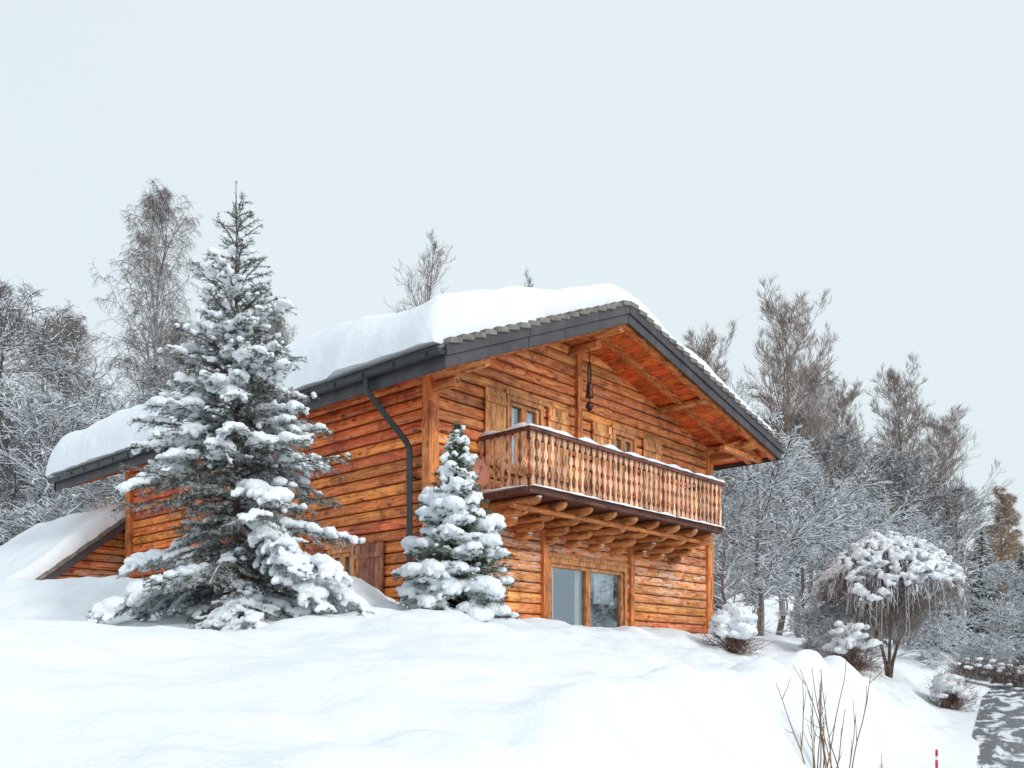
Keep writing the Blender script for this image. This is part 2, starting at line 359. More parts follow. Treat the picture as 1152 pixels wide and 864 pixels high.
for (u0,z0,u1,z1,n) in ((UL-.07,ZL-.03,UA,ZA,5),(UR+.07,ZR-.015,UA,ZA,7)):
    for i in range(n):
        f0=i/n;f1=(i+1)/n-.0015;j=random.uniform(-.004,.004)
        a0_,b0_,a1_,b1_=u0+(u1-u0)*f0,z0+(z1-z0)*f0,u0+(u1-u0)*f1,z0+(z1-z0)*f1
        slopebeam(g,a0_,b0_,a1_,b1_,-.34+j,-.10,VF-.04+j,VF-.002)
        slopebeam(g,a0_,b0_,a1_,b1_,-.16,.03+j,VF-.075+j*.5,VF-.046)
    slopebeam(g,u0,z0,u1,z1,-.32,.0,VB+.06,VB+.1)
box(g,(UL-.05,VF,ZL-.36),(UL-.005,VB,ZL-.06));box(g,(UR+.005,VF,ZR-.36),(UR+.05,VB,ZR-.06))
ob=g.build('roof_fascia',[m_slate],False,house)
bv=ob.modifiers.new('b','BEVEL');bv.width=.006;bv.segments=1
g=Geo()
def gutter(g,u,z,v0,v1,r=.085):
    V=[];n=10
    for v in (v0,v1):
        for i in range(n+1):
            th=math.pi+math.pi*i/n;V.append((u+r*math.cos(th),v,z+r*math.sin(th)))
    F=[[i,i+1,n+2+i,n+1+i] for i in range(n)];g.add(V,F)
    V3=[(u+(a-u)*.9,b,z+(c-z)*.9) for a,b,c in V];g.add(V3,[f[::-1] for f in F])
    for k in (0,n+1): g.add(V[k:k+n+1],[list(range(n+1))])
gutter(g,UL-.16,ZL-.11,VF-.05,VB+.05);gutter(g,UR+.16,ZR-.11,VF-.05,VB+.05)
for v in np.arange(VF+.2,VB,.75): 
    box(g,(UL-.26,v,ZL-.125),(UL-.04,v+.03,ZL-.095)); box(g,(UL-.262,v,ZL-.21),(UL-.245,v+.03,ZL-.095)); 
path(g,[(UL-.25,VF-.04,ZL-.105),(UL-.25,VB,ZL-.105)],.014,6)
dp=[(UL-.16,.3,ZL-.15),(UL-.16,.3,ZL-.32),(UL-.12,.3,ZL-.42),(-.62,.3,ZL-.78),(-.28,.3,ZL-1.05),(-.2,.3,ZL-1.16),(-.2,.3,ZL-1.35),(-.2,.3,.1)]
path(g,dp,.052,12)
for z in (1.2,2.2,3.2): path(g,[(-.2,.3,z),(-.2,.3,z+.05)],.066,12);box(g,(-.2,.29,z+.01),(-.05,.31,z+.04))
ob=g.build('gutter_and_downpipe',[m_gutter],True,house)
g=Geo()
def roundbeam(g,u,z,v0,v1,r=.13,mat=0):
    path(g,[(u,v0,z),(u,v0+.03,z),(u,v1,z)],[r*.93,r,r],14,mat)
for u in (0.02,UA,W-.02):
    zt=float(rooftop(np.array(u)))-TH
    roundbeam(g,u,zt-.12,VF+.12,.3,.115)
roundbeam(g,0.02,float(rooftop(np.array(0.)))-TH-.32,-.62,.3,.09);roundbeam(g,UA,float(rooftop(np.array(UA)))-TH-.33,-.75,.3,.09);roundbeam(g,W-.02,float(rooftop(np.array(W)))-TH-.33,-.8,.3,.09)
roundbeam(g,6.9,float(rooftop(np.array(6.9)))-TH-.1,VF+.12,.2,.08)
g.build('roof_purlins',[m_beamv],True,house)
g=Geo()
for v in (VF+.06,-.72):
    for (u0,z0,u1,z1) in ((UL+.04,ZL+.02,UA,ZA),(UA,ZA,UR-.04,ZR+.01)):
        slopebeam(g,u0,z0,u1,z1,-TH-.12,-TH-.002,v,v+.12)
for v in np.arange(.9,12.7,.95): slopebeam(g,UL+.03,ZL+.01,0,float(rooftop(np.array(0.))),-TH-.13,-TH-.002,v,v+.1)
box(g,(W-1.0,-1.05,4.93),(UR-.1,-.93,5.03))
slopebeam(g,W-.9,4.98,W-.05,5.3,-.06,.06,-1.0,-.9);slopebeam(g,W+.8,4.99,W+.05,5.3,-.05,.06,-1.0,-.9)
g.build('roof_rafters',[m_beamu],False,house)
g=Geo();ux,vy=UA,-.52
path(g,[(ux,vy,6.32),(ux,vy,5.95)],.010,6)
for sg in (-1,1): path(g,[(ux,vy,5.96),(ux+.03*sg,vy,5.9),(ux+.045*sg,vy,5.75),(ux+.035*sg,vy,5.55)],.019,8)
path(g,[(ux,vy,5.56),(ux,vy,5.54),(ux,vy,5.50),(ux,vy,5.42),(ux,vy,5.34),(ux,vy,5.28),(ux,vy,5.26)],[.02,.04,.058,.062,.07,.085,.08],16)
path(g,[(ux,vy,5.26),(ux,vy,5.18),(ux,vy,5.16),(ux,vy,5.09),(ux,vy,5.02),(ux,vy,5.0)],[.009,.009,.05,.085,.05,.01],12)
g.build('hanging_cowbell',[m_iron],True,house)
# balcony
B0,B1,BV=1.14,7.63,-1.22
g=Geo()
nb=11
for i in range(nb):
    v0=BV+i*(-BV-.06)/nb;box(g,(B0,v0+.004,2.97),(B1,v0+(-BV-.06)/nb-.004,3.02))
box(g,(B0-.02,BV-.05,2.96),(B1+.02,BV-.003,3.05));box(g,(B0-.05,BV-.003,2.96),(B0-.003,-.1,3.05));box(g,(B1+.003,BV-.003,2.96),(B1+.05,-.1,3.05))
g.build('balcony_floor',[m_rail],False,house)
g=Geo()
prof=[(0,.056),(.1,.056),(.15,.03),(.2,.020),(.27,.024),(.34,.054),(.42,.058),(.47,.030),(.5,.018),(.53,.030),(.58,.058),(.66,.054),(.73,.024),(.8,.020),(.85,.03),(.9,.056),(1,.056)]
def balus(g,mapf,a,z0,z1,o):
    k=len(prof);V=[];th=.03
    for oo in (o,o+th):
        for t,w in prof: V.append(mapf(a-w,oo,z0+(z1-z0)*t));V.append(mapf(a+w,oo,z0+(z1-z0)*t))
    F=[]
    for i in range(k-1):
        p=2*i;F+=[[p,p+2,p+3,p+1],[2*k+p,2*k+p+1,2*k+p+3,2*k+p+2],[p,2*k+p,2*k+p+2,p+2],[p+1,p+3,2*k+p+3,2*k+p+1]]
    g.add(V,F)
nbal=38
for i in range(nbal):
    a=B0+.075+i*(B1-B0-.15)/(nbal-1)+rng.uniform(-.006,.006);balus(g,lambda a,o,z:(a,BV-o,z),a,3.09,4.0,rng.uniform(0,.006))
for i in range(7):
    a=BV+.1+i*(-BV-.22)/6;balus(g,lambda a,o,z:(B0-.0-o,a,z),a,3.09,4.0,0);balus(g,lambda a,o,z:(B1+o,a,z),a,3.09,4.0,0)
g.build('balcony_balusters',[m_bal],False,house)
g=Geo()
box(g,(B0-.07,BV-.09,4.0),(B1+.07,BV+.06,4.06));box(g,(B0-.07,BV+.06,4.0),(B0+.07,-.1,4.06));box(g,(B1-.07,BV+.06,4.0),(B1+.07,-.1,4.06))
box(g,(B0+.0,BV+.003,3.2),(B1,BV+.05,3.28));box(g,(B0,BV+.003,3.88),(B1,BV+.05,3.96))
box(g,(B0-.0,BV-.055,3.052),(B1,BV-.003,3.088))
ob=g.build('balcony_rails',[m_rail],False,house)
g=Geo()
for u in (B0+.05,B0+2.2,B0+4.3,B1-.05): box(g,(u-.05,BV+.052,3.02),(u+.05,BV+.15,4.0))
g.build('balcony_posts',[m_post],False,house)
g=Geo()
us=np.linspace(B0+.3,B1-.25,9);CE=[]
for u in us:
    for k,(l,z) in enumerate(((1.20,2.875),(.92,2.72),(.64,2.565),(.36,2.41))):
        r=.084;V0=-l+rng.uniform(-.03,.03);rr=r*rng.uniform(.93,1.05);CE.append((u,V0,z,rr))
        path(g,[(u,V0,z+.045),(u,V0+.03,z+.03),(u,V0+.08,z+.012),(u,V0+.16,z),(u,.05,z)],[rr*.35,rr*.68,rr*.9,rr,rr],14)
ob=g.build('balcony_corbels',[m_beamv],True,house)
g=Geo();path(g,[(B0-.12,-.93,2.76),(B1+.12,-.93,2.76)],.05,10);g.build('balcony_crossbeam',[m_beamu],True,house)
g=Geo();V=[];n=20
c=np.array([.66,-.35,3.32]);nr=norm(np.array([-.35,-.9,.25]));a_=norm(np.cross(nr,[0,0,1.]));b_=np.cross(a_,nr)
for k in range(6):
    r=.3*k/5
    for i in range(n):
        th=2*math.pi*i/n;V.append(c+a_*r*math.cos(th)+b_*r*math.sin(th)+nr*(r*r*.7))
F=[[k*n+i,k*n+(i+1)%n,(k+1)*n+(i+1)%n,(k+1)*n+i] for k in range(5) for i in range(n)];g.add(V,F)
path(g,[tuple(c),(.66,-.0,3.2)],.022,8);path(g,[tuple(c-b_*.28),tuple(c+nr*.35-b_*.08)],.01,6);path(g,[tuple(c+nr*.33-b_*.08),tuple(c+nr*.43-b_*.05)],.03,8)
g.build('satellite_dish',[m_dish],True,house)
g=Geo();AV=11.05;AE=17
for (u0,z0,u1,z1) in ((-2.95,1.36,-.05,3.72),(-.05,3.72,3.2,1.36)):
    slopebeam(g,u0,z0,u1,z1,-.16,-.04,AV,AE,0);slopebeam(g,u0,z0,u1,z1,-.24,.0,AV-.05,AV-.003,1)
    for i in range(12):
        f0=i/12;f1=(i+1.1)/12;slopebeam(g,u0+(u1-u0)*f0,z0+(z1-z0)*f0+.03,u0+(u1-u0)*f1,z0+(z1-z0)*f1+.03,-.06,.03+.02*(i%2),AV-.09,AV+.3,2)
for r in range(18):
    z0=-.2+.2*r
    lo=max(-2.2,-2.95+(z0+.16-1.36)*2.9/2.36);hi=min(2.4,3.2-(z0+.16-1.36)*3.25/2.36)
    log(g,lambda a,o,z:(a,AV+.35-o,z),lo,hi,z0,mat=3);log(g,lambda a,o,z:(-2.2-o,a,z),AV+.4,AE-.3,min(z0,1.6),mat=4)
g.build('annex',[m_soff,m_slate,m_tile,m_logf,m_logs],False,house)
def snow_sheet(name,ua,ub,va,vb,zf,Tf,w=.4,wf=.3,step=.1,seed=0,amp=.05,raise_=.02,rag=.12):
    th=np.linspace(0,math.pi/2,7)[:-1]
    e=lambda w:(w*(1-np.cos(th)),np.sin(th))
    iu,fu=e(w);iv,fv=e(wf)
    U=np.concatenate([ua+iu,np.arange(ua+w,ub-w,step),(ub-iu)[::-1]]);FU=np.concatenate([fu,np.ones(len(U)-12),fu[::-1]])
    Vv=np.concatenate([va+iv,np.arange(va+wf,vb-wf,step),(vb-iv)[::-1]]);FV=np.concatenate([fv,np.ones(len(Vv)-12),fv[::-1]])
    A,Bm=np.meshgrid(U,Vv,indexing='ij');FF=np.outer(FU,FV)
    Z=zf(A)+raise_+Tf(A,Bm)*FF
    nzv=np.array([mnoise.noise(Vector((x*.8+seed,y*.8,0)))*amp*1.4+mnoise.noise(Vector((x*2.4+seed,y*2.4,3)))*amp*.8 for x,y in zip(A.ravel(),Bm.ravel())]).reshape(A.shape)
    Z=Z+nzv*FF
    wob=np.array([[mnoise.noise(Vector((x*.8,y*.8,9+seed)))+.5*mnoise.noise(Vector((x*2.8,y*2.8,2+seed))) for y in Vv] for x in U])*rag
    ce=np.where(np.arange(len(U))<len(U)/2,1.,-1.)[:,None];cv=np.where(np.arange(len(Vv))<len(Vv)/2,1.,-1.)[None,:]
    Ai=A+wob*(1-FU[:,None])*ce;Bi=Bm+wob*.6*(1-FV[None,:])*cv
    g=Geo();I=np.arange(A.size).reshape(A.shape)
    g.add(np.stack([Ai,Bi,Z],-1).reshape(-1,3),np.stack([I[:-1,:-1],I[1:,:-1],I[1:,1:],I[:-1,1:]],-1).reshape(-1,4))
    Zb=zf(A)+.005;g.add(np.stack([Ai,Bi,Zb],-1).reshape(-1,3)[:],np.stack([I[:-1,:-1],I[:-1,1:],I[1:,1:],I[1:,:-1]],-1).reshape(-1,4))
    rim=np.concatenate([I[:,0],I[-1,1:],I[-2::-1,-1],I[0,-2:0:-1]]);P=np.stack([Ai,Bi,Z],-1).reshape(-1,3)[rim];Pb=np.stack([Ai,Bi,Zb],-1).reshape(-1,3)[rim];m=len(rim)
    g.add(np.concatenate([P,Pb]),[[i,(i+1)%m,m+(i+1)%m,m+i] for i in range(m)])
    return g.build(name,[m_snow],True,house)
def zroof(u):
    a=ZL+(ZA-ZL)*(u-UL)/(UA-UL);b=ZR+(ZA-ZR)*(UR-u)/(UR-UA);k=.12
    return -k*np.log(np.exp(-a/k)+np.exp(-b/k))+.0
snow_sheet('roof_snow',UL-.28,UR+.10,VF+.03,VB+.18,lambda u:np.where(u<UL,ZL-.06,zroof(np.clip(u,UL,UR)))+.06,
  lambda u,v:.44+.28*ss(3.2,.0,u)-.04*ss(5,9,u)+.20*ss(-1.0,1.8,v)*ss(3,-.5,u),w=.40,wf=.26,amp=.08,rag=.18)
def zannex(u):
    a=1.36+(u+2.95)*.8138;b=3.72-(u+.05)*.7262;k=.1
    return -k*np.log(np.exp(-a/k)+np.exp(-b/k))
snow_sheet('annex_snow',-3.05,3.3,AV+.0,AE+.1,lambda u:zannex(u)+.05,lambda u,v:.42+0*u,w=.3,wf=.25,seed=5)
g=Geo()
def strip(g,p0,p1,w,h,seed=0):
    p0=np.array(p0,float);p1=np.array(p1,float);L=np.linalg.norm(p1-p0);n=int(L/.08);d=(p1-p0)/L;s_=np.array([-d[1],d[0],0]);V=[]
    for i in range(n+1):
        p=p0+d*L*i/n;hh=h*(.75+.8*mnoise.noise(Vector((i*.22+seed,1,2))));ww=w*(1+.25*mnoise.noise(Vector((i*.3+seed,4,2))));e=.3 if i in(0,n) else 1
        for k in range(7):
            th=math.pi*k/6;V.append(p+s_*ww*math.cos(th)*(.6+.4*e)+np.array([0,0,1])*max(.005,hh*e*math.sin(th)))
    g.add(V,[[i*7+k,(i+1)*7+k,(i+1)*7+k+1,i*7+k+1] for i in range(n) for k in range(6)]);g.add(V[:7],[list(range(7))]);g.add(V[-7:],[list(range(7))[::-1]])
strip(g,(B0-.07,BV-.015,4.062),(B1+.07,BV-.015,4.062),.085,.10);strip(g,(B0,BV,4.062),(B0,-.1,4.062),.075,.09,4);strip(g,(B1,BV,4.062),(B1,-.1,4.062),.07,.08,7)
strip(g,(B0-.03,BV-.07,3.054),(B1+.04,BV-.07,3.054),.06,.065,9);strip(g,(B0-.06,BV,3.054),(B0-.06,-.1,3.054),.045,.06,14)
for (u,v,z,r) in CE:
    if rng.random()<.4: blobs(g,[(u,v+.04,z+r*.62)],[(0,1.,0)],.06,.055,.024)
g.build('balcony_snow',[m_snow],True,house)

# ------------------------------------------------------------------ vegetation
def needlemat(name,c1,c2,frost=.45,lo=.5):
    M=NT(name);p=M.new('ShaderNodeNewGeometry').outputs['Position'];n=M.noise(p,4,3);n2=M.noise(p,40,2)
    c=M.mix(n,c1,c2);c=M.mix(.6,c,M.ramp(n2,[(.3,.45),(.65,1.2)]),'MULTIPLY')
    fr=M.ramp(M.noise(p,11,3),[(lo,0.),(lo+.10,frost)])
    c=M.mix(fr,c,(.75,.79,.82));M.col(c);M.rough(.6);return M.m
m_ndl=needlemat('spruce_needles',(.028,.040,.024),(.095,.105,.055),.62,.47)
m_ndl2=needlemat('dwarf_conifer_needles',(.030,.058,.022),(.09,.135,.04),.35,.5)
def barkmat(name,c,snow=True,amt=.9,lo=.2,hi=.6):
    M=NT(name);n=M.noise(M.obj(),8,4);cc=M.mix(1,c,M.ramp(n,[(.3,.55),(.7,1.1)]),'MULTIPLY')
    if snow: cc=M.snowtop(cc,lo,hi,amt)
    M.col(cc);M.rough(.8);return M.m
m_bark=barkmat('conifer_bark',(.12,.08,.055))
def needles(g,P0,P1,dens,ln,wd,rng,mat):
    P0=np.asarray(P0);P1=np.asarray(P1);L=np.linalg.norm(P1-P0,axis=1);cnt=np.maximum(2,(L*dens).astype(int));idx=np.repeat(np.arange(len(P0)),cnt)
    t=rng.random(len(idx))[:,None];p=P0[idx]*(1-t)+P1[idx]*t;d=norm(P1-P0)[idx]
    r=rng.normal(size=(len(idx),3));r-=(r*d).sum(1,keepdims=True)*d;r=norm(r);nd=norm(d*.75+r*.8+np.array([0,0,.1]))
    sd=norm(np.cross(nd,rng.normal(size=nd.shape)));l=ln*rng.uniform(.7,1.2,(len(idx),1))
    V=np.stack([p+sd*wd,p-sd*wd,p+nd*l],1).reshape(-1,3);F=np.arange(len(V)).reshape(-1,3);g.add(V,F,mat)
def conifer(name,loc,H,Rf,seed,mats,elf,snowf,dens=110,ln=.036,wd=.0042,z0=.15,space=.15,nbr=9,leader=.35,twigsp=.06,blobsc=1.,voxel=.020,ptw=.5,thr=.3,sub=3,open_top=True,q0=.45,cb=1.):
    rng=np.random.default_rng(seed);par=empty(name,loc)
    WP0=[];WP1=[];R0=[];R1=[];TP0=[];TP1=[];BC=[];BD=[];Ba=[];Bb=[];Bc=[]
    z=z0;az=0
    while z<H-leader:
        f=z/H;op=float(ss(.55,.9,f)) if open_top else 0.
        n=max(4,int(nbr*(1-.42*max(op,float(ss(.7,1,f)))) ))
        for b in range(n):
            az+=2.4+rng.normal()*.25;zb=z+rng.uniform(-.5,.5)*space;f=min(.99,zb/H)
            inner=rng.random()<.3
            L=Rf(f)*(rng.uniform(.45,.7) if inner else rng.uniform(.80-.25*op,1.15+.30*op))
            if L<.05: continue
            el=elf(f)+rng.normal()*.12;load=rng.random()**.7*snowf(f)*(0.35 if inner else 1)
            dr=np.array([math.cos(az),math.sin(az),0.]);sd=np.array([-dr[1],dr[0],0.])
            ns=max(5,int(L/.1));s=np.linspace(0,1,ns+1);sag=(.12+.38*load)
            P=np.array([0,0,zb])+dr*(L*s*math.cos(el))[:,None]+np.array([0,0,1.])*(L*(math.sin(el)*s-sag*s**2*(1-.35*s)))[:,None]+sd*(L*.08*rng.normal()*s**2)[:,None]
            WP0+=list(P[:-1]);WP1+=list(P[1:]);rr=.003+.011*L*(1-s);R0+=list(rr[:-1]);R1+=list(rr[1:])
            for k in range(ns):
                if s[k+1]>.1: TP0.append(P[k]);TP1.append(P[k+1])
            nt=int(L*.88/(twigsp*(1+.5*op)))
            for k in range(nt):
                q=.10+.88*(k+rng.random())/max(1,nt);pi=q*ns;i0=min(ns-1,int(pi));p=P[i0]+(P[i0+1]-P[i0])*(pi-i0);d=norm(P[i0+1]-P[i0])
                tl=min(.45,max(.06,L*.44*(1-q)**.7*(.4+q)+.04))*rng.uniform(.6,1.2);sg=1 if k%2 else -1
                a=rng.uniform(.6,1.05)*(1-.22*op);td=norm(d*math.cos(a)+sd*sg*math.sin(a)+np.array([0,0,rng.normal()*.2-.08]))
                m1=p+td*tl*.55;td2=norm(td+np.array([0,0,-.25-.3*load])+dr*.25);e=m1+td2*tl*.45
                WP0+=[p,m1];WP1+=[m1,e];R0+=[.003,.0022];R1+=[.0022,.0015];TP0+=[p,m1];TP1+=[m1,e]
                if rng.random()<(load-.10)*ptw*1.7 and q>.3:
                    sc=rng.uniform(.6,1.45)*blobsc;c0=m1*.5+e*.5+np.array([0,0,.02*sc]);dd=e-p
                    BC.append(c0);BD.append(dd);Ba.append(tl*.34);Bb.append(.033*sc);Bc.append((.018+.024*load)*sc)
                    BC.append(c0-dd*.3+rng.normal(size=3)*.008);BD.append(dd+rng.normal(size=3)*.03);Ba.append(tl*.22);Bb.append(.027*sc*rng.uniform(.6,1.4));Bc.append((.016+.02*load)*sc)
            if load>thr:
                q=rng.uniform(q0-.08,q0+.15)
                while q<1.0:
                    pi=q*ns;i0=min(ns-1,int(pi));p=P[i0]+(P[i0+1]-P[i0])*(pi-i0);sc=cb*rng.uniform(.45,1.4)*blobsc*(.5+.8*load)*(1.1 if q<.9 else .7)*min(1.,.45+L)
                    if rng.random()<.78:
                        BC.append(p+np.array([0,0,.042*sc])+sd*rng.normal()*.06);BD.append(P[i0+1]-P[i0]+sd*rng.normal()*.05);Ba.append(.085*sc);Bb.append((.05+.05*min(1,L))*sc);Bc.append(.054*sc)
                    q+=.07/L*blobsc
        z+=space*(.75+.5*(1-f))
    T0=np.array(TP0);T1=np.array(TP1)
    l=np.linalg.norm(T1-T0,axis=1);idx=np.repeat(np.arange(len(T0)),sub);q=rng.random((len(idx),1));p=T0[idx]*(1-q)+T1[idx]*q;d=norm(T1-T0)[idx]
    sdv=norm(np.cross(d,[0,0,1.]));td=norm(d*.75+sdv*np.sign(rng.normal(size=(len(idx),1)))*.7+rng.normal(size=d.shape)*.22-np.array([0,0,.12]))
    tl=np.clip(l[idx]*.75,.04,.11)[:,None]*rng.uniform(.6,1.3,(len(idx),1));E=p+td*tl
    if open_top: keep=(rng.random(len(p))<1-.45*ss(.55,.9,p[:,2]/H));p=p[keep];E=E[keep]
    g=Geo();tubes(g,WP0,WP1,np.array(R0),np.array(R1),3,0);tubes(g,p,E,.0016,.001,3,0)
    zz=np.linspace(-.3,H,16);xx=np.cumsum(rng.normal(size=(16,2))*.008,0);path(g,np.column_stack([xx,zz]),.003+.011*H*(1-np.clip(zz/H,0,1))**.95*.8,8,0)
    tip=np.array([xx[-1,0],xx[-1,1],H]);T0=np.concatenate([T0,p,[tip-[0,0,leader*1.6]]]);T1=np.concatenate([T1,E,[tip]])
    needles(g,T0,T1,dens,ln,wd,rng,1)
    g.build(name+'_trunk_and_foliage',mats,False,par)
    g=Geo();blobs(g,BC,np.array(BD),np.array(Ba),np.array(Bb),np.array(Bc))
    ob=g.build(name+'_snow',[m_snow],True,par)
    rm=ob.modifiers.new('r','REMESH');rm.mode='VOXEL';rm.voxel_size=voxel;rm.use_smooth_shade=True
    tx=bpy.data.textures.new(name+'_tx','CLOUDS');tx.noise_scale=.04;dm=ob.modifiers.new('d','DISPLACE');dm.texture=tx;dm.strength=.05;dm.mid_level=.5;dm.texture_coords='GLOBAL'
    return par
X,Y=-3.38,11.3
conifer('spruce_tree',(X,Y,hz(X,Y)-.10),5.50,lambda f:1.60*min(1.,(1-f)*1.22+.01,.84+f*1.2),11,[m_bark,m_ndl],
   lambda f:-.18+1.25*max(0,f-.12)**.85,lambda f:1.05 if f<.38 else max(.10,1.05-(f-.38)*1.75),q0=.38,thr=.27,z0=.12,ptw=.62,cb=.92)
X,Y=-.76,12.8
conifer('dwarf_conifer',(X,Y,hz(X,Y)-.10),2.86,lambda f:.88*min(1.,(1-f)*1.22+.03,.85+f),23,[m_bark,m_ndl2],
   lambda f:.25+.75*f,lambda f:.95 if f<.6 else .62,dens=150,ln=.032,space=.085,nbr=10,leader=.08,twigsp=.05,blobsc=1.2,z0=.04,ptw=.42,thr=.38,sub=3,open_top=False,cb=1.05)

def sprout(P,D,L,nseg,ang,up,rng,gn=.12):
    N=len(P);r=rng.normal(size=(N,3));r-=(r*D).sum(1,keepdims=True)*D;r=norm(r);a=(ang*rng.uniform(.7,1.3,(N,1)))
    d=norm(D*np.cos(a)+r*np.sin(a));p=P.copy();pts=[p];ds=[d];Ls=(L/nseg)[:,None]
    for k in range(nseg):
        d=norm(d+np.array([0,0,up/nseg])+rng.normal(size=(N,3))*gn);p=p+d*Ls;pts.append(p);ds.append(d)
    return np.array(pts),np.array(ds)
def bare(name,mats,H,seed,n1=28,spread=.28,t0=.22,ang=.75,up1=.5,up3=-.2,n2=8,n3=6,n4=3,rt=.012,tw=.009,snowtube=0,crown=None,f2=.5,lean=0):
    rng=np.random.default_rng(seed);g=Geo();m=14
    zz=np.linspace(0,H,m);xy=np.cumsum(rng.normal(size=(m,2))*H*.006,0);xy-=xy[0];xy[:,0]+=lean*(zz/H)**2*H;T=np.column_stack([xy,zz])
    path(g,np.concatenate([[[0,0,-.6]],T]),np.concatenate([[H*rt*1.1],H*rt*(1-.95*zz/H)]),7,0)
    t=t0+(1-t0)*(np.arange(n1)+rng.random(n1))/n1*.98;i=np.minimum(m-2,(t*(m-1)).astype(int));fr=(t*(m-1)-i)[:,None];P=T[i]*(1-fr)+T[i+1]*fr
    prof=crown(t) if crown else (np.sin(np.clip((t-t0)/(1-t0),0,1)*math.pi*.85+.45))
    L1=H*spread*np.clip(prof,.15,1)*rng.uniform(.75,1.25,n1);D=np.tile([0,0,1.],(n1,1))
    pts,ds=sprout(P,D,L1,5,ang,up1,rng,.14)
    def addseg(pts,r0,r1,n,mat):
        k=len(pts)-1
        for s in range(k):
            ra=r0+(r1-r0)*s/k;rb=r0+(r1-r0)*(s+1)/k;tubes(g,pts[s],pts[s+1],ra,rb,n,mat)
            if snowtube:
                d=norm(pts[s+1]-pts[s]);ok=(np.abs(d[:,2])<.8)&(rng.random(len(d))<snowtube)
                rr=(np.broadcast_to(ra,len(ok))[ok])*.8+.011
                tubes(g,(pts[s][ok]+np.array([0,0,1])*rr[:,None]),(pts[s+1][ok]+np.array([0,0,1])*rr[:,None]),rr,rr*.9,3,2)
    addseg(pts,H*rt*.34*(1-.75*t),np.full(n1,tw*1.2),4,1)
    def child(pts,ds,L,n,ang,up,fac,nseg,lo=.12,gn=.13):
        k,N,_=pts.shape;q=np.tile((lo+(1-lo)*(np.arange(n)+.5)/n),(N,1))+rng.normal(size=(N,n))*.03;q=np.clip(q,lo,.995)*(k-1)
        i=np.minimum(k-2,q.astype(int));f=(q-i)[...,None];ii=np.arange(N)[:,None]
        P=(pts[i,ii]*(1-f)+pts[i+1,ii]*f).reshape(-1,3);D=ds[i+1,ii].reshape(-1,3)
        Lc=(L[:,None]*fac*(1.15-.75*q/(k-1))*rng.uniform(.6,1.3,(N,n))).ravel()
        a,b=sprout(P,D,Lc,nseg,ang,up,rng,gn);return a,b,Lc
    p2,d2,L2=child(pts,ds,L1,n2,.7,up1*.3,f2,4);addseg(p2,np.full(len(L2),tw*1.5),np.full(len(L2),tw),3,1)
    p3,d3,L3=child(p2,d2,L2,n3,.7,up3,.55,3);addseg(p3,np.full(len(L3),tw),np.full(len(L3),tw*.7),3,1)
    if n4:
        p4,d4,L4=child(p3,d3,np.maximum(L3,.35),n4,.6,up3*1.6,.85,2);addseg(p4,np.full(len(L4),tw*.7),np.full(len(L4),tw*.5),3,1)
    return g.build(name,mats,False)
m_bt=barkmat('birch_trunk_bark',(.42,.40,.38),True,.6)
m_bw=barkmat('birch_twigs',(.24,.20,.18),True,.9,.05,.5)
m_bb=barkmat('brown_twigs',(.27,.195,.155),True,.85,.05,.5)
m_bw2=barkmat('snowy_twigs',(.13,.11,.10),True,1,-.2,.2)
m_lar=barkmat('larch_twigs',(.38,.24,.13),True,.6,.3,.8)
protoA=bare('birch_tree',[m_bt,m_bw,m_snow],14,1,n1=42,spread=.24,t0=.25,ang=.50,up1=.45,up3=-.9,n2=9,n3=6,n4=5,tw=.0062,rt=.0095,lean=.06)
protoB=bare('bare_tree',[m_bb,m_bb,m_snow],12,2,n1=42,spread=.36,t0=.16,ang=.62,up1=.9,up3=.5,n2=9,n3=6,n4=5,tw=.0058,rt=.0095,crown=lambda t:np.clip(1.25-.95*t,.25,1))
protoH=bare('slender_birch',[m_bw,m_bw,m_snow],16,31,n1=34,spread=.19,t0=.3,ang=.42,up1=.5,up3=.4,n2=7,n3=4,n4=2,tw=.0065,rt=.008)
protoG=bare('frosted_tree',[m_bw,m_bw2,m_snow],10,12,n1=38,spread=.32,t0=.15,ang=.7,up1=.5,up3=-.1,n2=9,n3=6,n4=3,tw=.008,rt=.011,snowtube=.2)
protoC=bare('snowy_tree',[m_bw,m_bw2,m_snow],6,3,n1=28,spread=.42,t0=.15,ang=.95,up1=.1,up3=-.1,n2=9,n3=6,n4=2,rt=.014,tw=.008,snowtube=.75)
protoD=bare('larch_tree',[m_lar,m_lar,m_snow],10,5,n1=80,spread=.22,t0=.1,ang=1.2,up1=.3,up3=-.5,n2=9,n3=4,n4=3,tw=.010,crown=lambda t:1.05-t)
protoE=bare('snowy_shrub',[m_bw2,m_bw2,m_snow],2,7,n1=26,spread=.7,t0=.03,ang=.8,up1=.2,up3=0,n2=7,n3=5,n4=2,rt=.01,tw=.0055,snowtube=.8)
m_dk=needlemat('fir_needles',(.04,.055,.04),(.08,.10,.06),.7,.45)
